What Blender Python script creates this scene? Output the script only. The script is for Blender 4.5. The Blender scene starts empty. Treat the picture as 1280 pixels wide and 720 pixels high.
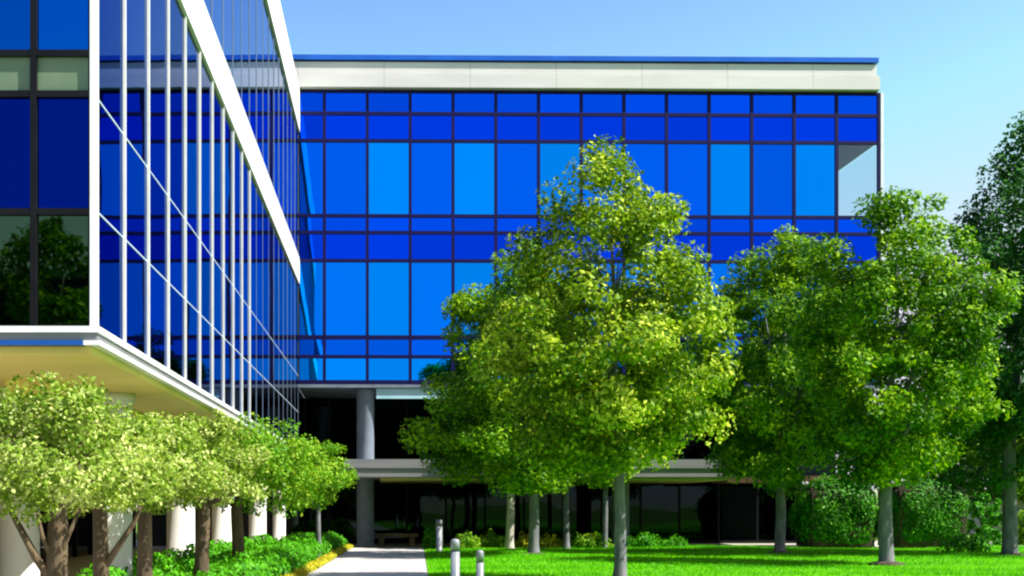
import bpy, bmesh, math, random
import numpy as np
from mathutils import Vector

R = math.radians
F, CX, HY, CAMZ = 1535.0, 490.0, 632.0, 1.47      # focal length and principal point measured on the photo
sc = bpy.context.scene
COL = sc.collection

# ------------------------------------------------------------------ helpers
def PX(px, d): return (px - CX) / F * d
def PZ(py, d): return CAMZ + (HY - py) / F * d

def link(name, me, mats=None, parent=None):
    o = bpy.data.objects.new(name, me); COL.objects.link(o)
    for m in (mats if isinstance(mats, (list, tuple)) else [mats]):
        if m is not None and me is not None: me.materials.append(m)
    if parent is not None: o.parent = parent
    return o

def tag(o, label=None, cat=None, group=None, kind=None):
    if label: o['label'] = label
    if cat: o['category'] = cat
    if group: o['group'] = group
    if kind: o['kind'] = kind
    return o

def thing(name, label, cat, loc=(0, 0, 0), rz=0, group=None):
    o = bpy.data.objects.new(name, None); COL.objects.link(o)
    o.empty_display_size = .2
    o.location = loc; o.rotation_euler = (0, 0, rz)
    return tag(o, label, cat, group)

def bm_mesh(bm, name, smooth=False):
    me = bpy.data.meshes.new(name)
    bmesh.ops.recalc_face_normals(bm, faces=bm.faces[:])
    bm.to_mesh(me); bm.free()
    if smooth:
        for p in me.polygons: p.use_smooth = True
    return me

def add_box(bm, x0, x1, y0, y1, z0, z1, bevel=0):
    v = [bm.verts.new((x, y, z)) for x in (x0, x1) for y in (y0, y1) for z in (z0, z1)]
    f = [(0, 1, 3, 2), (4, 6, 7, 5), (0, 4, 5, 1), (2, 3, 7, 6), (0, 2, 6, 4), (1, 5, 7, 3)]
    fs = [bm.faces.new([v[i] for i in q]) for q in f]
    if bevel:
        es = list({e for q in fs for e in q.edges})
        bmesh.ops.bevel(bm, geom=es, offset=bevel, segments=2, affect='EDGES')

def box(name, x0, x1, y0, y1, z0, z1, m, parent=None, bevel=0):
    bm = bmesh.new(); add_box(bm, x0, x1, y0, y1, z0, z1, bevel)
    return link(name, bm_mesh(bm, name), m, parent)

def add_tube(bm, pts, rad, n=10, jitter=0, rng=None, cap=True):
    rings = []
    pts = [Vector(p) for p in pts]
    for i, p in enumerate(pts):
        t = (pts[min(i + 1, len(pts) - 1)] - pts[max(i - 1, 0)]).normalized()
        a = t.orthogonal().normalized() if abs(t.z) < .95 else Vector((1, 0, 0))
        a = (a - t * a.dot(t)).normalized(); b = t.cross(a)
        r = rad[i]; ring = []
        for k in range(n):
            q = 2 * math.pi * k / n
            rr = r * (1 + (rng.uniform(-jitter, jitter) if rng else 0))
            ring.append(bm.verts.new(p + a * math.cos(q) * rr + b * math.sin(q) * rr))
        rings.append(ring)
    for i in range(len(rings) - 1):
        for k in range(n):
            bm.faces.new((rings[i][k], rings[i][(k + 1) % n], rings[i + 1][(k + 1) % n], rings[i + 1][k]))
    if cap:
        bm.faces.new(rings[-1]); bm.faces.new(rings[0][::-1])

def add_lathe(bm, prof, n=24, c=(0, 0)):
    rings = [[bm.verts.new((c[0] + r * math.cos(2 * math.pi * k / n), c[1] + r * math.sin(2 * math.pi * k / n), z))
              for k in range(n)] for r, z in prof]
    for i in range(len(rings) - 1):
        for k in range(n):
            bm.faces.new((rings[i][k], rings[i][(k + 1) % n], rings[i + 1][(k + 1) % n], rings[i + 1][k]))
    bm.faces.new(rings[-1]); bm.faces.new(rings[0][::-1])

# ------------------------------------------------------------------ materials
def newmat(name):
    m = bpy.data.materials.new(name); m.use_nodes = True
    nt = m.node_tree; b = nt.nodes['Principled BSDF']
    return m, nt, b

def noise_mat(name, c0, c1, scale=3, rough=.7, metal=0, bump=0, bscale=30, detail=5, spec=.4, stretch=None):
    m, nt, b = newmat(name); N, L = nt.nodes, nt.links
    tc = N.new('ShaderNodeTexCoord'); mp = N.new('ShaderNodeMapping')
    L.new(tc.outputs['Object'], mp.inputs[0])
    if stretch: mp.inputs['Scale'].default_value = stretch
    n = N.new('ShaderNodeTexNoise'); n.inputs['Scale'].default_value = scale; n.inputs['Detail'].default_value = detail
    L.new(mp.outputs[0], n.inputs[0])
    cr = N.new('ShaderNodeValToRGB'); L.new(n.outputs[0], cr.inputs[0])
    cr.color_ramp.elements[0].position = .3; cr.color_ramp.elements[1].position = .7
    cr.color_ramp.elements[0].color = (*c0, 1); cr.color_ramp.elements[1].color = (*c1, 1)
    L.new(cr.outputs[0], b.inputs['Base Color'])
    b.inputs['Roughness'].default_value = rough; b.inputs['Metallic'].default_value = metal
    b.inputs['Specular IOR Level'].default_value = spec
    if bump:
        n2 = N.new('ShaderNodeTexNoise'); n2.inputs['Scale'].default_value = bscale; n2.inputs['Detail'].default_value = 4
        L.new(mp.outputs[0], n2.inputs[0])
        bp = N.new('ShaderNodeBump'); bp.inputs['Strength'].default_value = bump; bp.inputs['Distance'].default_value = .02
        L.new(n2.outputs[0], bp.inputs['Height']); L.new(bp.outputs[0], b.inputs['Normal'])
    return m

def glass_mat(name, tint, wave=.010, rough=.015, mix=1.0, coat=0, edge=(1, 1, 1)):
    """coated tinted mirror glass: coloured reflection, whiter at grazing angles, slightly wavy"""
    m, nt, b = newmat(name); N, L = nt.nodes, nt.links
    b.inputs['Base Color'].default_value = (*tint, 1); b.inputs['Metallic'].default_value = mix
    b.inputs['Roughness'].default_value = rough; b.inputs['Coat Weight'].default_value = coat; b.inputs['Specular Tint'].default_value = (*edge, 1); b.inputs['Coat Roughness'].default_value = .01
    oi = N.new('ShaderNodeObjectInfo'); mr = N.new('ShaderNodeMapRange'); mr.inputs[3].default_value = .86; mr.inputs[4].default_value = 1.1
    L.new(oi.outputs['Random'], mr.inputs[0])                 # panes from different batches differ a little
    vm = N.new('ShaderNodeVectorMath'); vm.operation = 'SCALE'; vm.inputs[0].default_value = tint
    L.new(mr.outputs[0], vm.inputs['Scale']); L.new(vm.outputs[0], b.inputs['Base Color'])
    tc = N.new('ShaderNodeTexCoord'); n = N.new('ShaderNodeTexNoise')
    n.inputs['Scale'].default_value = .55; n.inputs['Detail'].default_value = 1.5
    L.new(tc.outputs['Object'], n.inputs[0])
    bp = N.new('ShaderNodeBump'); bp.inputs['Strength'].default_value = wave; bp.inputs['Distance'].default_value = .3
    L.new(n.outputs[0], bp.inputs['Height']); L.new(bp.outputs[0], b.inputs['Normal'])
    return m

def leaf_mat(name, dark, mid, light, trans=.35, tcol=None):
    m, nt, b = newmat(name); N, L = nt.nodes, nt.links
    at = N.new('ShaderNodeAttribute'); at.attribute_name = 'tint'
    cr = N.new('ShaderNodeValToRGB'); e = cr.color_ramp.elements
    e[0].color = (*dark, 1); e[1].color = (*light, 1)
    x = e.new(.55); x.color = (*mid, 1)
    L.new(at.outputs['Fac'], cr.inputs[0])
    L.new(cr.outputs[0], b.inputs['Base Color']); b.inputs['Roughness'].default_value = .5
    b.inputs['Specular IOR Level'].default_value = .124
    tr = N.new('ShaderNodeBsdfTranslucent')
    mc = N.new('ShaderNodeMix'); mc.data_type = 'RGBA'; mc.blend_type = 'MULTIPLY'; mc.inputs[0].default_value = 1
    L.new(cr.outputs[0], mc.inputs[6]); mc.inputs[7].default_value = (*(tcol or (1.3, 1.3, .45)), 1)
    L.new(mc.outputs[2], tr.inputs[0])
    ms = N.new('ShaderNodeMixShader'); ms.inputs[0].default_value = trans
    L.new(b.outputs[0], ms.inputs[1]); L.new(tr.outputs[0], ms.inputs[2])
    L.new(ms.outputs[0], N['Material Output'].inputs[0])
    return m

M = {}
M['vision_a'] = glass_mat('vision_glass_blue', (.0, .125, .84))
M['vision_b'] = glass_mat('vision_glass_azure', (.0, .28, .94))
M['vision_c'] = glass_mat('vision_glass_cobalt', (.0, .20, .90))
M['spandrel_a'] = glass_mat('spandrel_glass_cobalt', (.0, .048, .72))
M['spandrel_b'] = glass_mat('spandrel_glass_royal', (.0, .08, .80))
M['wing_glass'] = glass_mat('wing_glass_blue', (.0, .075, .44), wave=.015, edge=(.48, .56, .72))
M['wing_glass_b'] = glass_mat('wing_glass_navy', (.0, .055, .36), wave=.015, edge=(.42, .5, .66))
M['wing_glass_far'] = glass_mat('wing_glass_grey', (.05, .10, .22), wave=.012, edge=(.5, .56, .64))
M['wing_glass_top'] = glass_mat('wing_glass_upper', (.0, .19, .62), wave=.015, edge=(.58, .68, .85))
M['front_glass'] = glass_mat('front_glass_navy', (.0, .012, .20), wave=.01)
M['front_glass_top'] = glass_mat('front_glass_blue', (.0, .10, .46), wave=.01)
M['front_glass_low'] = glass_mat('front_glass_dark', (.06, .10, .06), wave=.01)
M['olive_spandrel'] = noise_mat('olive_spandrel', (.10, .16, .09), (.16, .22, .14), 2, .25)
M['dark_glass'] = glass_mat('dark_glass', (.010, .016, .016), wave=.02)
M['mullion'] = noise_mat('navy_mullion', (.004, .003, .05), (.007, .005, .07), 4, .5, spec=.15)
M['dark_frame'] = noise_mat('dark_frame', (.004, .004, .006), (.008, .008, .011), 4, .5, spec=.15)
M['white'] = noise_mat('white_panel', (.74, .74, .73), (.84, .84, .82), 1.2, .45, bump=.03, bscale=8)
M['white_metal'] = noise_mat('white_metal', (.72, .73, .76), (.84, .84, .86), 3, .35)
M['cornice'] = noise_mat('cornice_panel', (.58, .57, .55), (.67, .66, .64), .8, .5, stretch=(.3, 1, 2))
def joint_mat(name, c0, c1, axis, width, row, rough=.5, streak=True):
    m = noise_mat(name, c0, c1, 1.2, rough, stretch=(.35, .35, 1.5)); nt = m.node_tree; N, L = nt.nodes, nt.links
    b = N['Principled BSDF']; src = b.inputs['Base Color'].links[0].from_socket
    tc = N.new('ShaderNodeTexCoord'); sp = N.new('ShaderNodeSeparateXYZ'); cb = N.new('ShaderNodeCombineXYZ')
    L.new(tc.outputs['Object'], sp.inputs[0]); L.new(sp.outputs[axis], cb.inputs[0]); L.new(sp.outputs['Z'], cb.inputs[1])
    br = N.new('ShaderNodeTexBrick'); br.offset = 0; br.inputs['Scale'].default_value = 1
    br.inputs['Brick Width'].default_value = width; br.inputs['Row Height'].default_value = row
    br.inputs['Mortar Size'].default_value = .012; br.inputs['Mortar Smooth'].default_value = .3
    br.inputs['Color1'].default_value = (1, 1, 1, 1); br.inputs['Color2'].default_value = (.975, .975, .98, 1); br.inputs['Mortar'].default_value = (.62, .62, .63, 1)
    L.new(cb.outputs[0], br.inputs[0])
    mx = N.new('ShaderNodeMix'); mx.data_type = 'RGBA'; mx.blend_type = 'MULTIPLY'; mx.inputs[0].default_value = 1
    L.new(src, mx.inputs[6]); L.new(br.outputs[0], mx.inputs[7]); L.new(mx.outputs[2], b.inputs['Base Color'])
    return m
M['cornice'] = joint_mat('cornice_panel', (.58, .555, .53), (.67, .645, .62), 'X', 3.02, 40)
M['white'] = joint_mat('white_panel', (.66, .66, .65), (.80, .80, .79), 'Y', 2.96, 40)
M['cap'] = noise_mat('blue_roof_cap', (.02, .12, .55), (.03, .16, .65), 1, .3, .5)
M['thin_rail'] = noise_mat('pale_transom', (.45, .55, .75), (.55, .65, .8), 3, .35)
M['steel_rail'] = noise_mat('steel_rail', (.14, .20, .32), (.20, .26, .38), 3, .4)
M['soffit'] = noise_mat('ochre_soffit', (.74, .57, .16), (.84, .66, .20), .6, .65, stretch=(.4, 1, 1))
M['concrete'] = noise_mat('concrete', (.13, .165, .22), (.20, .235, .29), 2.5, .75, bump=.2, bscale=20)
M['column'] = noise_mat('column_plaster', (.60, .58, .54), (.74, .72, .68), 1.8, .7, bump=.12, bscale=25, stretch=(1, 1, .35))
M['canopy'] = noise_mat('canopy_metal', (.20, .20, .22), (.28, .27, .27), 1.5, .45, .2, stretch=(.3, 1, 3))
M['canopy_soffit'] = noise_mat('canopy_soffit', (.45, .38, .12), (.55, .46, .16), 1, .6)
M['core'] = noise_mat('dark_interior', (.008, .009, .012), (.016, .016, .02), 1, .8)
M['pale_glass'] = noise_mat('pale_cyan_panel', (.35, .62, .70), (.48, .74, .80), 1.5, .25)
M['paving'] = noise_mat('path_concrete', (.32, .31, .305), (.44, .425, .415), 1.1, .85, bump=.15, bscale=60, detail=8)
M['pavement'] = noise_mat('pavement_concrete', (.30, .28, .22), (.42, .39, .31), .7, .85, bump=.15, bscale=40, detail=8)
M['soil'] = noise_mat('soil', (.03, .022, .012), (.07, .05, .03), 6, .95, bump=.6, bscale=40)
M['lawn'] = noise_mat('lawn', (.05, .24, .001), (.11, .37, .002), 1.3, .9, bump=.5, bscale=120, detail=10, spec=.1)
M['ground'] = noise_mat('ground', (.06, .15, .012), (.10, .19, .025), .06, .95, bump=.3, bscale=10, detail=9, spec=.1)
M['bark'] = noise_mat('grey_bark', (.07, .075, .085), (.19, .19, .20), 7, .85, bump=.6, bscale=24, stretch=(1, 1, .3))
M['bark_brown'] = noise_mat('brown_bark', (.045, .031, .017), (.13, .09, .048), 9, .85, bump=.7, bscale=30, stretch=(1, 1, .25))
M['bark_pale'] = noise_mat('pale_bark', (.30, .28, .22), (.46, .43, .36), 7, .85, bump=.4, bscale=24, stretch=(1, 1, .3))
M['stone'] = noise_mat('tan_stone', (.14, .105, .055), (.20, .15, .085), 5, .8, bump=.3, bscale=30)
M['bollard'] = noise_mat('bollard_paint', (.17, .185, .20), (.24, .255, .27), 4, .4, .1)
M['bollard_dark'] = noise_mat('bollard_lens', (.03, .04, .05), (.05, .06, .07), 4, .25)
M['brown_beam'] = noise_mat('brown_beam', (.08, .03, .016), (.12, .045, .025), 3, .6)
M['pink_wall'] = noise_mat('pale_render', (.60, .48, .46), (.72, .60, .57), 1, .8, bump=.1)
M['blue_door'] = noise_mat('blue_paint', (.05, .12, .35), (.07, .16, .42), 2, .5)
# leaves
M['leaf_lime'] = leaf_mat('leaf_lime', (.035, .11, .001), (.17, .30, .002), (.50, .60, .055), .28)
M['leaf_green'] = leaf_mat('leaf_green', (.025, .10, .001), (.09, .24, .001), (.32, .50, .012), .3)
M['leaf_dark'] = leaf_mat('leaf_dark', (.012, .06, .014), (.022, .10, .012), (.06, .20, .015), .25)
M['leaf_pale'] = leaf_mat('leaf_pale', (.07, .15, .006), (.22, .34, .03), (.55, .60, .22), .3)
M['leaf_hedge'] = leaf_mat('leaf_hedge', (.014, .08, .002), (.026, .145, .002), (.09, .33, .006), .10)
M['leaf_bed'] = leaf_mat('leaf_bed', (.02, .13, .003), (.05, .25, .005), (.11, .40, .01), .3)
M['leaf_yellow'] = leaf_mat('leaf_yellow', (.20, .26, .01), (.42, .40, .02), (.60, .52, .04), .3)
M['leaf_shrub'] = leaf_mat('leaf_shrub', (.06, .20, .006), (.14, .32, .01), (.30, .44, .03), .3)
M['grass'] = leaf_mat('grass_blades', (.05, .27, .001), (.10, .43, .002), (.19, .55, .003), .35)

# ------------------------------------------------------------------ foliage
def leaves_mesh(name, P, Nrm, size, rng, mat, parent=None, tintbase=None, aspect=.62):
    """one rhombic, slightly folded leaf-clump face pair at every point of P, facing Nrm"""
    n = len(P)
    Nrm = Nrm / (np.linalg.norm(Nrm, axis=1, keepdims=True) + 1e-9)
    a = rng.normal(size=(n, 3)); a -= Nrm * (a * Nrm).sum(1, keepdims=True)
    a /= np.linalg.norm(a, axis=1, keepdims=True) + 1e-9
    b = np.cross(Nrm, a)
    s = size * rng.uniform(.55, 1.35, (n, 1))
    fold = Nrm * s * .16
    v = np.stack([P - a * s * .5, P + b * s * aspect * .5 - fold + a * s * .04, P + a * s * .5 - fold * .5, P - b * s * aspect * .5 - fold + a * s * .04], 1)
    me = bpy.data.meshes.new(name)
    me.vertices.add(n * 4); me.vertices.foreach_set('co', v.astype(np.float32).ravel())
    idx = np.arange(n)[:, None] * 4 + np.array([0, 1, 2, 0, 2, 3])[None]
    me.loops.add(n * 6); me.loops.foreach_set('vertex_index', idx.astype(np.int32).ravel())
    me.polygons.add(n * 2)
    me.polygons.foreach_set('loop_start', (np.arange(n * 2) * 3).astype(np.int32))
    me.polygons.foreach_set('loop_total', np.full(n * 2, 3, np.int32))
    t = np.clip((tintbase if tintbase is not None else .5) + rng.normal(0, .26, n), 0, 1)
    at = me.attributes.new('tint', 'FLOAT', 'POINT'); at.data.foreach_set('value', np.repeat(t, 4).astype(np.float32))
    me.update(); me.validate()
    return link(name, me, mat, parent)

def crown_points(rng, prof, z0, z1, n, nclump, cr, shell=.45, up=.5, squash=1.0, lobe=1.0):
    """prof: list of (t, radius). Clumps spread through the envelope, leaves on the clumps"""
    ts, rs = zip(*prof)
    w = np.interp(np.linspace(0, 1, 400), ts, rs); cdf = np.cumsum(w ** 1.4); cdf /= cdf[-1]
    t = np.interp(rng.random(nclump), cdf, np.linspace(0, 1, 400))
    ang = rng.random(nclump) * 2 * np.pi
    # lobes: outline varies with angle and height
    ph = rng.random(6) * 6.28
    lob = 1 + lobe * (.10 * np.sin(3 * ang + ph[0] + 5 * t) + .08 * np.sin(5 * ang + ph[1] - 9 * t) + .07 * np.sin(14 * t + ph[2] + ang))
    rad = np.interp(t, ts, rs) * lob * rng.random(nclump) ** shell
    C = np.stack([rad * np.cos(ang), rad * np.sin(ang), z0 + (z1 - z0) * t], 1)
    rc = cr * rng.uniform(.5, 1.3, nclump)
    stray = rng.random(nclump) < .14                       # small tufts that stand out of the outline
    rc[stray] *= .5; C[stray, :2] *= 1.12; C[stray, 2] += cr * .55
    k = rng.choice(nclump, n, p=rc ** 2 / (rc ** 2).sum())
    d = rng.normal(size=(n, 3)); d /= np.linalg.norm(d, axis=1, keepdims=True)
    d[:, 2] *= .8 * squash
    P = C[k] + d * (rc[k] * rng.random(n) ** .4)[:, None]
    cen = np.array([0, 0, z0 + (z1 - z0) * .4])
    out = P - cen; out /= np.linalg.norm(out, axis=1, keepdims=True) + 1e-9
    Nm = d * .5 + out * .45 + np.array([0, 0, up * .8]) + rng.normal(0, .62, (n, 3))
    tb = .5 + rng.normal(0, .17, nclump)[k]
    return P, Nm, tb, C

def tree(label, x, y, trunk_r, crown_z0, height, prof, n, leaf, mat, bark, seed, nclump=240, cr=.52, fork=None, lean=(0, 0),
         group=None, limbs=14, name='tree', offx=0, cat='tree', shell=.45, up=.5, stems=(), mulch=0, lobe=1.0):
    rng = np.random.default_rng(seed); rr = random.Random(seed)
    root = thing(name, label, cat, (x, y, 0), 0, group)
    P, Nm, tb, C = crown_points(rng, prof, crown_z0, height, n, nclump, cr, shell, up, 1.0, lobe)
    P[:, 0] += offx; C[:, 0] += offx
    leaves_mesh('crown', P, Nm, leaf, rng, mat, root, tb)
    bm = bmesh.new()
    fork = fork or crown_z0 + (height - crown_z0) * .15
    top = crown_z0 + (height - crown_z0) * .8
    zs = [-.15, .0, .12, .35, fork * .5, fork, fork + (top - fork) * .35, fork + (top - fork) * .7, top]
    rs = [trunk_r * k for k in (1.75, 1.5, 1.2, 1.05, .95, .85, .55, .33, .1)]
    pts = [(lean[0] * z + rr.uniform(-.05, .05) * (z > 1) * trunk_r * 6 + offx * max(0, (z - fork) / (top - fork)), lean[1] * z + rr.uniform(-.05, .05) * (z > 1) * trunk_r * 5, z) for z in zs]
    add_tube(bm, pts, rs, 12, .05, rr)
    for i in range(limbs):
        c = Vector(C[rr.randrange(len(C))])
        f = rr.uniform(.0, .75)
        z = fork + (top - fork) * f
        k = max(j for j in range(len(zs)) if zs[j] <= z)
        k2 = min(k + 1, len(zs) - 1); u = 0 if k2 == k else (z - zs[k]) / (zs[k2] - zs[k])
        s = Vector(pts[k]).lerp(Vector(pts[k2]), u)
        r0 = (rs[k] * (1 - u) + rs[k2] * u) * .55
        if c.z < s.z - .1: c.z = s.z + rr.uniform(0, .4)
        mid = s.lerp(c, .5) + Vector((rr.uniform(-.1, .1), rr.uniform(-.1, .1), .12 * (c - s).length))
        add_tube(bm, [s, s.lerp(mid, .5), mid, c], [r0, r0 * .75, r0 * .5, r0 * .15], 7)
    for st in stems:                                                    # low side stems: list of points (relative) and a radius
        add_tube(bm, st[0], [st[1] * k for k in np.linspace(1, .35, len(st[0]))], 8, .05, rr)
    link('trunk', bm_mesh(bm, 'trunk', True), bark, root)
    if mulch:
        bm = bmesh.new(); q = random.Random(seed)
        add_lathe(bm, [(mulch, 0), (mulch * .96, .085), (mulch * .6, .12), (trunk_r * .8, .15)], 22)
        for v in bm.verts: v.co.x *= 1 + q.uniform(-.08, .08); v.co.y *= 1 + q.uniform(-.08, .08)
        link('mulch', bm_mesh(bm, 'mulch', True), M['soil'], root)
    return root

def hedge(name, label, cat, x0, x1, y0, y1, h, n, leaf, mat, seed, group=None, wob=.08, core=True, rz=0, loc=None, top_only=.0):
    rng = np.random.default_rng(seed)
    cx, cy = (x0 + x1) / 2, (y0 + y1) / 2
    root = thing(name, label, cat, loc or (cx, cy, 0), rz, group)
    a, b = (x1 - x0) / 2, (y1 - y0) / 2
    # rounded box: points pushed to a superellipsoid surface
    d = rng.normal(size=(n, 3)); d /= np.abs(d).max(1, keepdims=True)
    d *= np.stack([rng.uniform(.9, 1.02, n)] * 3, 1)
    area = rng.random(n)
    p = 3.6
    q = d / ((np.abs(d) ** p).sum(1, keepdims=True) ** (1 / p))
    u = q * np.array([a, b, h / 2])
    face = np.abs(d).argmax(1)
    P = u + np.array([0, 0, h / 2])
    bump = np.sin(P[:, 0] * 3.1 + seed) * np.sin(P[:, 1] * 2.7 + P[:, 2] * 4) * wob
    Nn = np.zeros_like(d); Nn[np.arange(n), face] = np.sign(d[np.arange(n), face])
    P = P + Nn * (bump + rng.normal(0, wob * .55, n))[:, None]
    P[:, 2] = np.maximum(P[:, 2], .02)
    G = np.sign(q) * np.abs(q) ** (p - 1) / np.array([a, b, h / 2]); G /= np.linalg.norm(G, axis=1, keepdims=True) + 1e-9
    Nm = G + rng.normal(0, .22, (n, 3))
    fo = leaves_mesh('foliage', P, Nm, leaf, rng, mat, root, .5 + .18 * np.sin(P[:, 0] * 4 + 1) * np.sin(P[:, 2] * 5 + P[:, 1] * 3))
    if core:
        bm = bmesh.new(); add_box(bm, -a + .14, a - .14, -b + .14, b - .14, 0, h - .14, .1)
        link('branches', bm_mesh(bm, 'branches'), M['core'] if core == 'dark' else M['soil'], root)
    return root

def bush(name, label, cat, x, y, rx, ry, h, n, leaf, mat, seed, group=None):
    rng = np.random.default_rng(seed)
    root = thing(name, label, cat, (x, y, 0), 0, group)
    P, Nm, tb, C = crown_points(rng, [(0, .75), (.35, 1), (.7, .75), (1, .2)], .05 * h, h * .92, n, 34, .3, .5, .6)
    P[:, 0] *= rx; P[:, 1] *= ry
    sc_ = np.array([1, 1, 1]); P[:, 2] = np.maximum(P[:, 2], .01)
    leaves_mesh('foliage', P, Nm, leaf, rng, mat, root, tb)
    bm = bmesh.new(); rr = random.Random(seed)
    for i in range(9):
        c = C[rr.randrange(len(C))]
        add_tube(bm, [(rr.uniform(-.06, .06), rr.uniform(-.06, .06), -.02), (c[0] * rx * .4, c[1] * ry * .4, c[2] * .5), (c[0] * rx * .9, c[1] * ry * .9, c[2])], [.016, .012, .005], 5)
    link('stem', bm_mesh(bm, 'stem'), M['bark_brown'], root)
    return root

# ------------------------------------------------------------------ ground
def sheet(name, pts, z, m, cuts=0):
    bm = bmesh.new(); bm.faces.new([bm.verts.new((x, y, z)) for x, y in pts])
    o = link(name, bm_mesh(bm, name), m); return tag(o, kind='structure')

sheet('ground', [(-700, -700), (700, -700), (700, 700), (-700, 700)], 0, M['ground'])
def path_x(y, side):                       # edges of the white path, fitted to the photo
    return (-1.75 if side < 0 else .74) + (y - 25.6) * (.0245 if side < 0 else .0205)
sheet('pavement', [(-40, -5), (path_x(-5, -1) - .02, -5), (path_x(42.2, -1) - .02, 42.2), (-1.36, 52), (-40, 52)], .004, M['pavement'])
sheet('terrace_paving', [(-1.34, 43.2), (24, 43.6), (24, 52), (-1.34, 52)], .006, M['pavement'])
bm = bmesh.new()
for k in range(-3, 26):                    # the path: cast slabs with joints
    y0, y1 = k * 1.75, k * 1.75 + 1.735
    if y1 > 43.4: break
    add_box(bm, 0, 1, 0, 1, 0, 1)
    vs = bm.verts[-8:] if hasattr(bm.verts, '__getitem__') else None
    bm.verts.ensure_lookup_table(); vs = bm.verts[-8:]
    for v in vs:
        yy = y1 if v.co.y > .5 else y0
        v.co = Vector((path_x(yy, 1) if v.co.x > .5 else path_x(yy, -1), yy, .03 if v.co.z > .5 else -.05))
tag(link('path', bm_mesh(bm, 'path'), M['paving']), kind='structure')
# lawn: gently swelling sheet right of the path
bm = bmesh.new(); nx, ny = 60, 70; g = []
for j in range(ny + 1):
    y = -6 + (42.0 + 6) * j / ny; xl = path_x(y, 1) + .03
    row = []
    for i in range(nx + 1):
        x = xl + (60 - xl) * (i / nx) ** 1.6
        z = .012 + .05 * min(1, (x - xl) / 1.5) + .03 * math.sin(x * .6 + y * .35) * min(1, (x - xl) / 3)
        row.append(bm.verts.new((x, y, z)))
    g.append(row)
for j in range(ny):
    for i in range(nx): bm.faces.new((g[j][i], g[j][i + 1], g[j + 1][i + 1], g[j + 1][i]))
def lawn_z(x, y):
    xl = path_x(y, 1) + .03
    return .012 + .05 * np.minimum(1, (x - xl) / 1.5) + .03 * np.sin(x * .6 + y * .35) * np.minimum(1, (x - xl) / 3)
tag(link('lawn', bm_mesh(bm, 'lawn', True), M['lawn']), kind='structure')
# grass blades over the part of the lawn in view
rng = np.random.default_rng(5); n = 130000
gy = 20 + 22 * rng.random(n) ** .9; gx = path_x(gy, 1) + .06 + 23 * rng.random(n)
hgt = rng.uniform(.03, .085, n); az = rng.random(n) * 6.283; wd = .010
base = np.stack([gx, gy, lawn_z(gx, gy) - .005], 1); side = np.stack([np.cos(az), np.sin(az), 0 * az], 1) * wd
tip = base + np.stack([rng.normal(0, .03, n), rng.normal(0, .03, n), hgt], 1)
me = bpy.data.meshes.new('grass'); me.vertices.add(n * 3)
me.vertices.foreach_set('co', np.stack([base - side, base + side, tip], 1).astype(np.float32).ravel())
me.loops.add(n * 3); me.loops.foreach_set('vertex_index', np.arange(n * 3, dtype=np.int32))
me.polygons.add(n); me.polygons.foreach_set('loop_start', (np.arange(n) * 3).astype(np.int32)); me.polygons.foreach_set('loop_total', np.full(n, 3, np.int32))
tt = np.clip(.5 + .2 * np.sin(gx * .9) * np.sin(gy * 1.3) + .18 * np.sign(np.sin(gy * 2.4 + .2 * gx)) + .2 * np.sin(gx * .35 + 2) * np.sin(gy * .5) + rng.normal(0, .2, n), 0, 1)
me.attributes.new('tint', 'FLOAT', 'POINT').data.foreach_set('value', np.repeat(tt, 3).astype(np.float32)); me.update()
tag(link('grass', me, M['grass']), 'bright short grass of the sunny lawn under the trees', 'grass', kind='stuff')
# planting bed left of the path
sheet('planting_bed', [(-4.0, 16), (path_x(16, -1) - .2, 16), (path_x(42, -1) - .15, 42), (-3.1, 42)], .012, M['soil'])

# ------------------------------------------------------------------ the far blue office building
D = 43.2
b = thing('office_building', 'wide blue mirror-glass office block with white cornice beyond the lawn trees', 'building', (-3.3, D, 0), .015)
cols = [0.0] + [.92 + 1.51 * k for k in range(14)]       # local x of the mullions
Wd = cols[-1]
rows = dict(top=16.06, t1=15.27, t2=14.31, v1=11.67, t3=11.08, t4=10.09, v2=7.39, t5=6.71, bot=5.81)
rj = random.Random(3)
def pane(name, x0, x1, z0, z1, m, parent, split=None, yy=.0, jit=.004):
    """glass pane set a hair off plumb, as real panes are; split = height of the joint inside a spandrel"""
    bm = bmesh.new()
    t = [yy + rj.uniform(-jit, jit) for _ in range(3)]
    def Y(x, z): return t[0] + (t[1]) * 0 + (x - x0) / (x1 - x0) * (t[1] - t[0]) + (z - z0) / (z1 - z0) * (t[2] - t[0])
    v = [bm.verts.new((x, Y(x, z), z)) for x, z in ((x0, z0), (x1, z0), (x1, z1), (x0, z1))]
    vb = [bm.verts.new((p.co.x, p.co.y + .03, p.co.z)) for p in v]
    bm.faces.new(v)
    for i in range(4): bm.faces.new((v[i], v[(i + 1) % 4], vb[(i + 1) % 4], vb[i]))
    bm.faces.new(vb[::-1])
    return link(name, bm_mesh(bm, name), m, parent)

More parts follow.
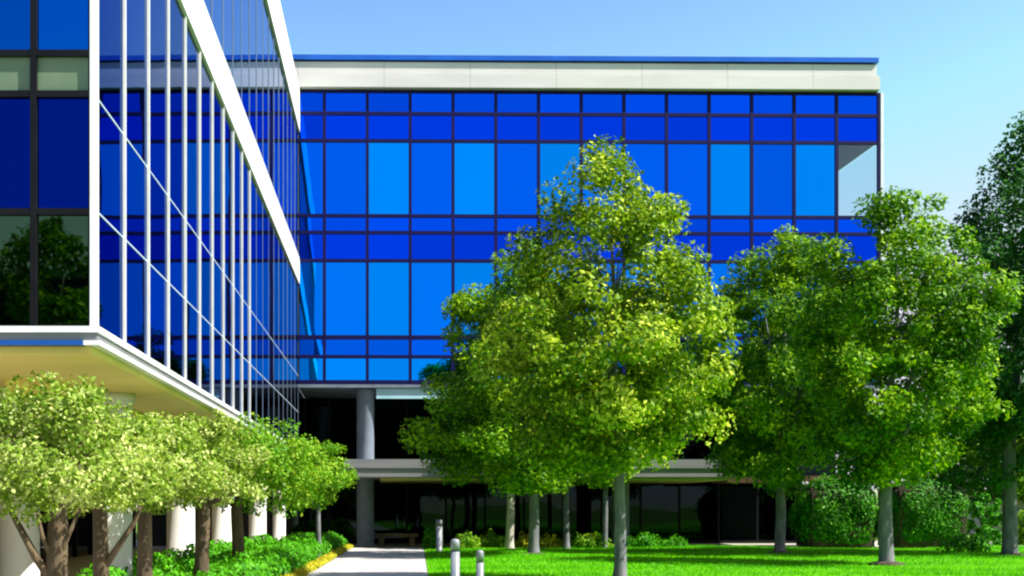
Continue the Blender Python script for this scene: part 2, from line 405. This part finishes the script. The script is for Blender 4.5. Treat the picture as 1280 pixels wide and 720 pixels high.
lightbays1 = {2, 4, 6, 10, 12}
for i in range(14):
    x0, x1 = cols[i] + .045, cols[i + 1] - .045
    corner = i == 13
    # spandrels have two lights, kept as two panes of one part through material slots
    for (z0, zm, z1, mu, ml) in ((rows['t2'], rows['t1'], rows['top'], 'spandrel_b', 'spandrel_a'), (rows['t4'], rows['t3'], rows['v1'], 'spandrel_b', 'spandrel_a'),
                                 (rows['bot'], rows['t5'], rows['v2'], 'vision_a', 'vision_b')):
        up_ = pane('spandrel_panel', x0, x1, zm + .05, z1 - .05, M[mu], b)
        pane('lower_light', x0, x1, z0 + .05, zm - .05, M[ml], up_)
    if not corner:
        m1 = M['vision_b'] if i in lightbays1 else (M['vision_a'] if i != 7 else M['vision_c'])
        pane('window', x0, x1, rows['v1'] + .05, rows['t2'] - .05, m1, b)
    m2 = M['vision_b'] if (i in (2, 4, 8, 11)) else M['vision_c']
    pane('window', x0, x1, rows['v2'] + .05, rows['t4'] - .05, m2, b)
for i, x in enumerate(cols):
    if i == 0: continue
    box('mullion', x - .055, x + .055, -.05, .06, rows['bot'] - .02, rows['top'] + .02, M['mullion'], b)
for k, z in rows.items():
    for_w = .075 if k in ('v2', 'bot') else .06
    box('transom', 0, Wd - .056, -.044, .055, z - for_w, z + for_w, M['mullion'], b)
# see-through corner room of the top storey: floor, ceiling and return glazing
def clear_glass():
    m, nt, p = newmat('clear_glass'); N, L = nt.nodes, nt.links
    tr = N.new('ShaderNodeBsdfTransparent'); tr.inputs[0].default_value = (.93, .97, 1, 1)
    gl = N.new('ShaderNodeBsdfGlossy'); gl.inputs[0].default_value = (.6, .85, 1, 1); gl.inputs[1].default_value = .01
    ms = N.new('ShaderNodeMixShader'); ms.inputs[0].default_value = .08
    L.new(tr.outputs[0], ms.inputs[1]); L.new(gl.outputs[0], ms.inputs[2]); L.new(ms.outputs[0], N['Material Output'].inputs[0])
    return m
M['clear'] = clear_glass()
cw = box('window', cols[13] + .05, Wd - .06, 0, .012, rows['v1'] + .05, rows['t2'] - .05, M['clear'], b)
cw['label'] = 'clear corner pane with sky showing through'
box('side_window', Wd - .05, Wd - .038, .06, 7.9, rows['v1'] + .05, rows['t2'] - .05, M['clear'], b)
# body of the building behind the glass
bm = bmesh.new()
add_box(bm, 0, Wd - .1, .07, 18, rows['t2'], rows['top'])
add_box(bm, 0, cols[12] - .2, .07, 18, rows['v1'], rows['t2'] - .003)
add_box(bm, cols[12] - .197, Wd - .1, 8.0, 18, rows['v1'], rows['t2'] - .003)
add_box(bm, 0, Wd - .1, .07, 18, rows['bot'] + .05, rows['v1'] - .003)
link('floor_slabs', bm_mesh(bm, 'floor_slabs'), M['core'], b)
box('side_wall', Wd - .09, Wd - .02, .08, 18, rows['bot'], rows['v1'] - .05, M['spandrel_a'], b)
box('side_wall', Wd - .09, Wd - .02, .08, 18, rows['t2'] + .02, rows['top'], M['spandrel_a'], b)
box('corner_trim', Wd + .058, Wd + .16, -.03, .12, rows['bot'] - .02, rows['top'] + .03, M['white_metal'], b)
# cornice in two steps and the blue cap
box('lower_cornice', -.4, Wd - .06, -.27, 18.2, 16.105, 16.60, M['cornice'], b, .02)
box('upper_cornice', -.4, Wd - .16, -.22, 18.0, 16.603, 17.02, M['cornice'], b, .02)
box('roof_cap', -.4, Wd - .12, -.30, 18.05, 17.06, 17.24, M['cap'], b, .01)
box('cap_seat', -.4, Wd - .3, -.12, 17.9, 17.02, 17.065, M['dark_frame'], b)
# soffit over the recess and the recessed dark ground storeys
box('soffit', 0, Wd, -.06, 5.0, 5.62, 5.73, M['concrete'], b)
for i in range(14):
    x0, x1 = cols[i] + .04, cols[i + 1] - .04
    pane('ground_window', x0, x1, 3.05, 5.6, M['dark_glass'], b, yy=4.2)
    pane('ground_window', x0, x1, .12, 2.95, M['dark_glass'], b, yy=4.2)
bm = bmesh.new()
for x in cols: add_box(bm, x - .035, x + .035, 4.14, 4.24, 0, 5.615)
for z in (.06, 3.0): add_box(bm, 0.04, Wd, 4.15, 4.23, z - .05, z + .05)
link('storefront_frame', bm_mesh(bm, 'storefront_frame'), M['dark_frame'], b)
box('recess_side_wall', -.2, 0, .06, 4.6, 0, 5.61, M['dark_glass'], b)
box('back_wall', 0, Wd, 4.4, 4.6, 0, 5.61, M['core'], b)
for x in (2.36, 11.45, 20.2):
    bm = bmesh.new(); add_lathe(bm, [(.36, 0), (.36, .06), (.33, .08), (.31, .1), (.31, 5.5), (.34, 5.54), (.34, 5.62)], 28, (x, .42))
    link('column', bm_mesh(bm, 'column', True), M['concrete'], b)
box('light_panel', 2.75, 9.0, .02, .10, 5.24, 5.60, M['pale_glass'], b)
# canopy slab over the entrance terrace: in front of the column
cz = 41.2
k0, k1 = PX(430, cz) + 3.3, PX(925, cz) + 3.3
box('canopy', k0, k1, -2.0, 4.0, PZ(597, cz), PZ(575, cz), M['canopy'], b, .03)
box('canopy_edge', k0 - .02, k1 + .02, -2.05, -2.003, PZ(585, cz), PZ(574, cz), M['canopy'], b)
box('canopy_soffit', k0 + 1.2, k1 - .3, -1.8, 3.9, PZ(600, cz), PZ(597, cz) - .004, M['canopy_soffit'], b)
box('terrace_beam', k1 + .05, Wd - .3, -.5, 1.4, PZ(603, 43), PZ(595, 43), M['brown_beam'], b)

# ------------------------------------------------------------------ the glass wing on the left
w = thing('glass_wing', 'overhanging glass wing with white fins and ochre soffit at left', 'building', (0, 0, 0))
X0, Y0, Y1 = -3.3, 13.6, D - .02
z_s0, z_s1, zA, zB, b0, b1, p0, p1 = 3.24, 3.45, 4.76, 6.03, 9.26, 10.1, 14.6, 16.05
z3, z4 = z_s1, 9.26
nb = 20; ys = [Y0 + (Y1 - Y0) * k / nb for k in range(nb + 1)]
def side_pane(name, ya, yb, za, zb, m):
    bm = bmesh.new()
    t = [X0 + rj.uniform(-.003, .003) for _ in range(3)]
    def Xf(y, z): return t[0] + (y - ya) / (yb - ya) * (t[1] - t[0]) + (z - za) / (zb - za) * (t[2] - t[0])
    v = [bm.verts.new((Xf(y, z), y, z)) for y, z in ((ya, za), (yb, za), (yb, zb), (ya, zb))]
    vb = [bm.verts.new((p.co.x - .03, p.co.y, p.co.z)) for p in v]
    bm.faces.new(v); bm.faces.new(vb[::-1])
    for i in range(4): bm.faces.new((v[i], v[(i + 1) % 4], vb[(i + 1) % 4], vb[i]))
    return link(name, bm_mesh(bm, name), m, w)
for i in range(nb):
    ya, yb = ys[i] + .02, ys[i + 1] - .02
    for (za, zb) in ((z_s1, zA), (zA, zB), (zB, b0)):
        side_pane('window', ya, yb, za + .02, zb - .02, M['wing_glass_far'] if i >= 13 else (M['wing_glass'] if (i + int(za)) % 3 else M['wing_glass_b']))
    side_pane('upper_window', ya, yb, b1 + .1, p0 - .02, M['wing_glass_top'])
for i, y in enumerate(ys):
    if i == 0: continue
    if i <= 10: box('fin', X0 - .02, X0 + .034, y - .015, y + .015, z_s1 + .002, b0 - .002, M['white_metal'], w)
    else: box('mullion', X0 - .02, X0 + .006, y - .012, y + .012, z_s1 + .002, b0 - .002, M['steel_rail'], w)
    box('mullion', X0 - .02, X0 + .012, y - .012, y + .012, b1 + .07, p0 - .002, M['steel_rail'], w)
for z in (zA, zB):
    box('transom', X0 - .02, X0 + .004, Y0 + .1, Y1, z - .008, z + .008, M['thin_rail'], w)
box('corner_post', X0 - .035, X0 + .042, Y0 - .05, Y0 + .05, z_s1 + .002, p0, M['white_metal'], w)
# front face
fx = [X0 - .035, X0 - .66] + [X0 - .66 - 1.5 * k for k in range(1, 9)]
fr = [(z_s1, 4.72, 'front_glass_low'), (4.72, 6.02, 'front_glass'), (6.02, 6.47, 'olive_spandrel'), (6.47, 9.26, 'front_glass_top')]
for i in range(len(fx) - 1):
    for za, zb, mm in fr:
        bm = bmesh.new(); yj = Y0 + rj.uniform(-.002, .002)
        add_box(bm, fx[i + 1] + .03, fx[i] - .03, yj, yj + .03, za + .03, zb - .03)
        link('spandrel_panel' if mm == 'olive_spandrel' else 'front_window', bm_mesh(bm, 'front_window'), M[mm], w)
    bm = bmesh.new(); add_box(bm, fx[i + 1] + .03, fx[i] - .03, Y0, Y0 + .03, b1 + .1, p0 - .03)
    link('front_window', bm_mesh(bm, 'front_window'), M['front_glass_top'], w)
for x in fx[1:]:
    box('front_mullion', x - .035, x + .035, Y0 - .05, Y0 + .03, z_s1 + .002, b0 - .002, M['dark_frame'], w)
for z in (4.72, 6.02, 6.47):
    box('front_transom', fx[-1], X0 - .037, Y0 - .045, Y0 + .028, z - .035, z + .035, M['dark_frame'], w)
# sill mouldings along front and side, projecting bands, parapet
bm = bmesh.new()
for (za, zb, pr) in ((z_s0, z_s0 + .05, .08), (z_s1 - .07, z_s1, .07)):
    if pr != .08: add_box(bm, fx[-1], X0 + pr, Y0 - pr, Y0 + .1, za, zb)
    add_box(bm, X0 - .1, X0 + pr, Y0 + (-.08 if pr == .08 else .103), Y1, za, zb)
box('drip_edge', fx[-1], X0 - .103, Y0 - .08, Y0 + .1, z_s0, z_s0 + .05, M['cap'], w)
link('sill', bm_mesh(bm, 'sill'), M['white_metal'], w)
bm = bmesh.new(); add_box(bm, fx[-1], X0 + .045, Y0 - .045, Y0 + .097, z_s0 + .053, z_s1 - .073); add_box(bm, X0 - .1, X0 + .045, Y0 + .1, Y1, z_s0 + .053, z_s1 - .073)
link('sill_groove', bm_mesh(bm, 'sill_groove'), M['canopy'], w)
def band(name, za, zb, pr, m):
    bm = bmesh.new(); add_box(bm, fx[-1], X0 + pr, Y0 - pr, Y0 + .1, za, zb); add_box(bm, X0 - .1, X0 + pr, Y0 + .1, Y1, za, zb)
    return link(name, bm_mesh(bm, name), m, w)
band('floor_band', b0, b1, .055, M['white'])
band('shadow_strip', b1 + .003, b1 + .05, .04, M['dark_frame'])  # dark strip colours in the shadow line above the floor band
band('upper_rail', b1 + .053, b1 + .098, .045, M['white_metal'])
band('parapet', p0, p1, .065, M['white'])
bm = bmesh.new(); add_box(bm, fx[-1], X0 - .05, Y0 + .05, Y1, z_s0 + .05, p1 - .2)
link('body', bm_mesh(bm, 'body'), M['core'], w)
# soffit boards, dropped beam, recessed dark undercroft
bm = bmesh.new()
for k in range(24):
    ya = Y0 + .02 + k * 1.24; add_box(bm, fx[-1], X0 - .03, ya, min(ya + 1.225, Y1), 3.16, 3.235)
link('soffit', bm_mesh(bm, 'soffit'), M['soffit'], w)
box('soffit_beam', -5.2, -4.55, 16.5, 34, 2.94, 3.157, M['soffit'], w)
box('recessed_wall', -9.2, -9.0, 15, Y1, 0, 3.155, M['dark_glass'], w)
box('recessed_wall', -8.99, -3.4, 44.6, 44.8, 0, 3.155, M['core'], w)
for k in range(16): box('undercroft_mullion', -8.995, -8.93, 15 + k * 1.8, 15.08 + k * 1.8, 0, 3.15, M['dark_frame'], w)
for (px, y, r) in ((24, 18.4, .30), (141, 18.6, .29), (226, 24.6, .28), (279, 30.4, .28), (322, 38.0, .27), (349, 42.2, .22)):
    bm = bmesh.new(); add_lathe(bm, [(r + .05, 0), (r + .05, .1), (r, .13), (r, 2.98), (r + .05, 3.05), (r + .05, 3.157)], 30, (PX(px, y), y))
    link('column', bm_mesh(bm, 'column', True), M['column'], w)

# ------------------------------------------------------------------ trees
TEAR = [(0, .55), (.1, .86), (.28, 1.0), (.5, .86), (.72, .56), (.88, .3), (1, .08)]
OVAL = [(0, .5), (.15, .85), (.4, 1), (.65, .9), (.85, .62), (1, .2)]
def prof(base, r): return [(t, k * r) for t, k in base]
GL = 'trees on the lawn'
tree('tall lime green teardrop tree in the middle of the lawn', PX(775, 23), 23,   .115, 2.1, 8.2, [(0,.9),(.06,1.45),(.16,2.05),(.34,2.3),(.48,2.15),(.6,1.8),(.73,1.5),(.845,1.15),(.93,.7),(1,.2)], 46000, .108, M['leaf_lime'], M['bark'], 11,
     nclump=340, cr=.42, group=GL, limbs=18, fork=2.4, mulch=.45, lobe=.4, offx=-.2)
tree('broad dark green tree left of the tall lime green one', PX(667, 35), 35, .15, 2.2, 8.9, prof([(0, .7), (.1, .95), (.28, 1.0), (.5, .88), (.72, .64), (.88, .38), (1, .1)], 2.65), 50000, .13, M['leaf_green'], M['bark'], 12,
     nclump=220, cr=.55, group=GL, limbs=16, fork=2.5, offx=-.55, mulch=.45, lobe=.4)
tree('shaded green tree just right of the tall lime green one', PX(975, 36), 36, .15, 2.1, 9.4, prof(OVAL, 2.75), 50000, .13, M['leaf_green'], M['bark'], 13,
     nclump=230, cr=.58, group=GL, limbs=16, fork=2.5, offx=.15, mulch=.45, lobe=.5)
tree('round crowned green tree standing before the clipped hedges', PX(1108, 29.5), 29.5, .165, 2.15, 8.7, prof(OVAL, 2.4), 46000, .125, M['leaf_green'], M['bark'], 14,
     nclump=240, cr=.52, group=GL, limbs=18, fork=2.2, mulch=.45, lobe=.55, offx=.3)
tree('tallest dark green tree at the right edge of the lawn', PX(1262, 35), 35, .20, 2.0, 12.7, [(0, 2.2), (.15, 3.0), (.4, 3.2), (.6, 2.8), (.72, 2.2), (.8, 1.4), (.86, .7), (1, .25)], 60000, .14, M['leaf_dark'], M['bark'], 15,
     nclump=340, cr=.6, group=GL, limbs=18, fork=3.0, mulch=.45, offx=.6)
GS = 'slender trees along the building front'
for i, (px, y, r, lab) in enumerate(((637, 40.3, .13, 'slender pale-barked tree nearest the path'), (708, 40.8, .10, 'thin grey tree by the yellow shrubs'), (756, 41.0, .09, 'thin shaded tree beside the second round column'))):
    tree(lab, PX(px, y), y, r, 2.2, 5.6 - .3 * i, prof(OVAL, 1.2), 4500, .16, M['leaf_shrub'], M['bark_pale' if i == 0 else 'bark'], 30 + i, nclump=60, cr=.45, group=GS, limbs=9)
GP = 'small clipped trees beside the glass wing'
def small(px, y, label, z0, h, r, n, leaf, seed, tr, offx=0, bark='bark_brown', stems=(), mat='leaf_pale', nclump=125, cr=.21):
    return tree(label, PX(px, y), y, tr, z0, h, prof([(0, .5), (.12, .92), (.4, 1), (.7, .8), (1, .35)], r), n, leaf, M[mat], M[bark], seed, nclump=nclump, cr=cr, group=GP, limbs=14,
                fork=z0 - .1, offx=offx, shell=.5, up=.55, stems=stems)
small(70, 11, 'pale green multi-stemmed tree nearest the left edge', 1.42, 2.5, .95, 15000, .05, 41, .105, offx=-.05,
      stems=(([(0, 0, .75), (-.16, -.05, 1.0), (-.34, -.03, 1.32), (-.5, 0, 1.6)], .05), ([(.0, 0, .9), (.1, -.05, 1.15), (.22, .0, 1.45)], .035), ([(-.02, 0, .95), (-.1, -.08, 1.2), (-.16, -.1, 1.5)], .03)))
small(127, 12.6, 'pale tree with a long side branch reaching right', 1.5, 2.45, .75, 10500, .052, 42, .09,
      stems=(([(.0, 0, .8), (.16, -.05, 1.02), (.34, -.02, 1.3), (.46, 0, 1.6)], .045),))
small(181, 14.7, 'yellow green small tree with dark brown trunk before a white column', 1.5, 2.5, .9, 13000, .058, 43, .10)
small(252, 18.4, 'small tree with straight brown trunk, third from the far end', 1.5, 2.75, 1.0, 12000, .068, 44, .115)
small(298, 22.4, 'bright green small tree with thick brown trunk, second from the far end', 1.5, 3.0, 1.25, 12000, .078, 45, .125, offx=.35, mat='leaf_shrub', nclump=100, cr=.32)
small(398, 33, 'bright small tree with a thin blue grey trunk at the far end', 1.45, 3.15, 1.05, 9500, .095, 46, .07, offx=-.05, bark='bark', mat='leaf_shrub', nclump=80, cr=.32)

# trees across the street behind the photographer, seen in the front glass
GB = 'trees behind the viewpoint'
for i, (x, y, h, r) in enumerate(((-13.2, -20, 12.2, 2.6), (-18.5, -21, 11.4, 3.0), (-8.0, -24, 8.5, 3.0), (3, -30, 9, 3.2))):
    tree(('tallest', 'broad', 'low', 'spreading')[i] + ' leafy tree reflected in the front glass', x, y, .2, 2.0, h, prof(OVAL, r), 9000, .3, M['leaf_green'], M['bark'], 60 + i, nclump=110, cr=.8, group=GB)
hedge('dark_backdrop', 'tall leafy backdrop added to darken the front glass reflection', 'hedge', -34, 6, -29, -26, 11.5, 30000, .6, M['leaf_dark'], 70, core='dark', wob=.4)  # off-camera backdrop, added this tall to darken the reflection in the front glass

# ------------------------------------------------------------------ hedges, shrubs, beds
hedge('clipped_hedge', 'clipped hedge with rounded end, right of the light grey trunk', 'hedge', PX(1118, 40.6), PX(1218, 40.6), 40.6, 42.6, 2.25, 20000, .10, M['leaf_hedge'], 71, 'clipped hedges')
hedge('clipped_hedge', 'looser clipped hedge between two grey trunks', 'hedge', PX(1008, 40.8), PX(1102, 40.8), 40.8, 42.5, 2.2, 16000, .12, M['leaf_hedge'], 72, 'clipped hedges', wob=.16)
box_ = box('garden_wall', PX(1003, 42.6), PX(1062, 42.6), 42.6, 42.8, 0, PZ(602, 42.6), M['white'], None, .02)
tag(box_, 'low white wall whose top shows above the looser hedge', 'wall')
# low bed plants beside the path: upright leafy clumps, one thing each
rr = random.Random(9)
def bed_clump(x, y, h, r, seed, label, mat, group, cat, n=700, leaf=.09, name='bed_plant'):
    rng = np.random.default_rng(seed); root = thing(name, label, cat, (x, y, .01), 0, group)
    ang = rng.random(n) * 6.283; rad = r * rng.random(n) ** .6; z = h * rng.random(n) ** .7 * (1 - .45 * (rad / r) ** 2)
    P = np.stack([rad * np.cos(ang), rad * np.sin(ang), z + .02], 1)
    Nm = np.stack([np.cos(ang), np.sin(ang), .6 + 0 * ang], 1) + rng.normal(0, .45, (n, 3))
    leaves_mesh('foliage', P, Nm, leaf, rng, mat, root, .35 + .5 * z / h)
    bm = bmesh.new(); q = random.Random(seed)
    for _ in range(7):
        a = q.uniform(0, 6.28); rr_ = r * q.uniform(.2, .8)
        add_tube(bm, [(0, 0, -.02), (rr_ * .6 * math.cos(a), rr_ * .6 * math.sin(a), h * .4), (rr_ * math.cos(a), rr_ * math.sin(a), h * .75)], [.014, .01, .005], 5)
    link('stem', bm_mesh(bm, 'stem'), M['bark_brown'], root)
    return root
k = 0
y = 17.0
while y < 41.6:
    xr = path_x(y, -1) - .62
    for row in range(3 if y < 36 else 2):
        x = xr - row * .75 + rr.uniform(-.12, .12)
        bed_clump(x, y + rr.uniform(-.2, .2), rr.uniform(.52, .66) * (1 if row < 2 else 1.12), .46, 200 + k, 'low bright green bed plant between the path and the glass wing', M['leaf_bed'], 'low plants in the bed by the path', 'plant', n=620)
        k += 1
    y += .85
y = 17.0
while y < 42:
    x = path_x(y, -1) - .12
    bed_clump(x, y, rr.uniform(.14, .2), .17, 500 + k, 'small yellow flowering edging plant along the left edge of the path', M['leaf_yellow'], 'yellow edging plants along the path', 'plant', n=150, leaf=.06, name='edging_plant'); k += 1
    y += .42
# shrubs along the front of the building
GSH = 'low shrubs along the building front'
labs = ['bright shrub beside the far end of the path', 'small rounded shrub behind the white bollards', 'low green shrub left of the slender pale-barked tree', 'yellow green shrub right of the slender pale-barked tree',
        'yellow shrub left of the thin grey tree', 'green shrub right of the thin grey tree', 'low shrub left of the second round column', 'bright low shrub right of the second round column', 'tiny shrub near the dark ground floor']
for i, (px, y, rx, h, mt) in enumerate(((541, 41.0, .35, .62, 'leaf_bed'), (582, 40.2, .5, .55, 'leaf_shrub'), (612, 40.9, .6, .45, 'leaf_shrub'), (655, 41.2, .55, .5, 'leaf_yellow'), (685, 41.4, .6, .45, 'leaf_yellow'),
                                      (727, 41.4, .55, .5, 'leaf_shrub'), (750, 41.2, .5, .42, 'leaf_shrub'), (812, 41.2, .8, .42, 'leaf_bed'), (846, 41.4, .4, .3, 'leaf_bed'))):
    bush('shrub', labs[i], 'shrub', PX(px, y), y, rx, .45, h, 1500, .09, M[mt], 300 + i, GSH)
bush('shrub', 'bright leafy shrub past the rounded end of the clipped hedge', 'shrub', PX(1232, 44), 44, .6, .8, 2.1, 4000, .13, M['leaf_bed'], 320)
bush('shrub', 'low green ground shrub in front of the rounded hedge end', 'shrub', PX(1213, 37.2), 37.2, .9, .5, .55, 1800, .1, M['leaf_bed'], 321)
bush('shrub', 'bright shrub right of the tallest dark tree trunk', 'shrub', PX(1292, 46), 46, 1.2, 1.0, 1.7, 4000, .13, M['leaf_shrub'], 322)
# background beyond the lawn
bg = thing('small_house', 'pale pink rendered house glimpsed beyond the hedge', 'building', (PX(1262, 64), 64, 0))
box('wall', -2.2, 3.0, 0, 4, 0, 1.75, M['pink_wall'], bg)
box('roof', -2.4, 3.2, -.2, 4.2, 1.752, 1.95, M['brown_beam'], bg)
box('door', .35, 1.0, -.04, -.002, 0, 1.3, M['blue_door'], bg)
GT = 'background trees beyond the lawn'
for i, (px, y, h, r, mt, lb) in enumerate(((1180, 66, 7.5, 3.2, 'leaf_green', 'mid green background tree behind the clipped hedge'), (1255, 74, 9.5, 3.8, 'leaf_dark', 'dark background tree behind the pink house'),
                                          (1330, 62, 8.5, 3.4, 'leaf_green', 'green background tree at the far right'), (1450, 78, 11, 4.2, 'leaf_dark', 'dark tall background tree out to the right'))):
    tree(lb, PX(px, y), y, .2, 1.0, h, prof(OVAL, r), 9000, .3, M[mt], M['bark'], 80 + i, nclump=120, cr=.8, group=GT)

# ------------------------------------------------------------------ bollards and bench
def bollard(label, x, y, h, r):
    t = thing('bollard', label, 'bollard', (x, y, .02), 0, 'bollards beside the path')
    bm = bmesh.new(); add_lathe(bm, [(r * 1.35, 0), (r * 1.35, .03), (r, .045), (r, h - .2)], 20)
    link('post', bm_mesh(bm, 'post', True), M['bollard'], t)
    bm = bmesh.new(); add_lathe(bm, [(r * .92, h - .2), (r * .92, h - .17)], 20); link('lens', bm_mesh(bm, 'lens', True), M['bollard_dark'], t)
    bm = bmesh.new(); add_lathe(bm, [(r, h - .17), (r, h - .03), (r * .8, h - .005), (r * .3, h + .01)], 20); link('cap', bm_mesh(bm, 'cap', True), M['bollard'], t)
    return t
bollard('taller white bollard at the right edge of the path', PX(569, 20), 20, .90, .075)
bollard('short white bollard just right of the taller one', PX(600, 20.5), 20.5, .70, .065)
bollard('distant white bollard among the shrubs at the end of the path', PX(549, 38.5), 38.5, 1.0, .10)
bt = thing('bench', 'low tan stone bench by the dark entrance', 'bench', (PX(496, 44.4), 44.4, 0))
box('seat', -.78, .78, -.24, .24, .34, .46, M['stone'], bt, .015)
for s in (-1, 1): box('leg', s * .55 - .1, s * .55 + .1, -.19, .19, 0, .338, M['stone'], bt, .01)

# ------------------------------------------------------------------ light, sky, camera
sun_dir = Vector((.61, -.21, .76)).normalized()
el = math.asin(sun_dir.z); azm = math.atan2(sun_dir.x, sun_dir.y)
sun = bpy.data.lights.new('sun', 'SUN'); sun.energy = 5.0; sun.angle = R(.53); sun.color = (1, .955, .88)
so = bpy.data.objects.new('sun', sun); COL.objects.link(so); so.rotation_euler = sun_dir.to_track_quat('Z', 'Y').to_euler()
so.location = sun_dir * 60
wld = bpy.data.worlds.new('World'); sc.world = wld; wld.use_nodes = True
nt = wld.node_tree; bgn = nt.nodes['Background']
sky = nt.nodes.new('ShaderNodeTexSky'); sky.sky_type = 'NISHITA'; sky.sun_disc = False
sky.sun_elevation = el; sky.sun_rotation = azm; sky.air_density = 1.0; sky.dust_density = 1.0; sky.ozone_density = 1.0
hs = nt.nodes.new('ShaderNodeHueSaturation'); hs.inputs['Saturation'].default_value = .88; hs.inputs['Hue'].default_value = .497
# deeper contrast of the clear sky: scale, gamma, scale back
sm1 = nt.nodes.new('ShaderNodeVectorMath'); sm1.operation = 'SCALE'; sm1.inputs['Scale'].default_value = 1 / 3.3
gm = nt.nodes.new('ShaderNodeGamma'); gm.inputs['Gamma'].default_value = 2.0
sm2 = nt.nodes.new('ShaderNodeVectorMath'); sm2.operation = 'SCALE'; sm2.inputs['Scale'].default_value = 3.3
nt.links.new(sky.outputs[0], hs.inputs['Color']); nt.links.new(hs.outputs[0], sm1.inputs[0]); nt.links.new(sm1.outputs[0], gm.inputs['Color'])
mn = nt.nodes.new('ShaderNodeVectorMath'); mn.operation = 'MINIMUM'; mn.inputs[1].default_value = (3.0, 3.0, 3.5)
nt.links.new(gm.outputs[0], sm2.inputs[0]); nt.links.new(sm2.outputs[0], mn.inputs[0]); nt.links.new(mn.outputs[0], bgn.inputs['Color'])
bgn.inputs['Strength'].default_value = .124

cam = bpy.data.cameras.new('camera'); co = bpy.data.objects.new('camera', cam); COL.objects.link(co)
co.location = (0, 0, CAMZ); co.rotation_euler = (R(90), 0, 0)
cam.sensor_width = 36; cam.lens = 36 * F / 1280
cam.shift_x = (640 - CX) / 1280; cam.shift_y = (HY - 360) / 1280
cam.clip_end = 3000; cam.clip_start = .1
sc.camera = co

vs = sc.view_settings; vs.view_transform = 'Standard'; vs.look = 'None'; vs.exposure = 1.22; vs.gamma = 1; vs.use_curve_mapping = False
sc.render.engine = 'CYCLES'
cy = sc.cycles; cy.max_bounces = 8; cy.diffuse_bounces = 3; cy.glossy_bounces = 5; cy.transparent_max_bounces = 8; cy.transmission_bounces = 6
cy.caustics_reflective = False; cy.caustics_refractive = False; cy.use_denoising = True
cy.filter_width = 2.2
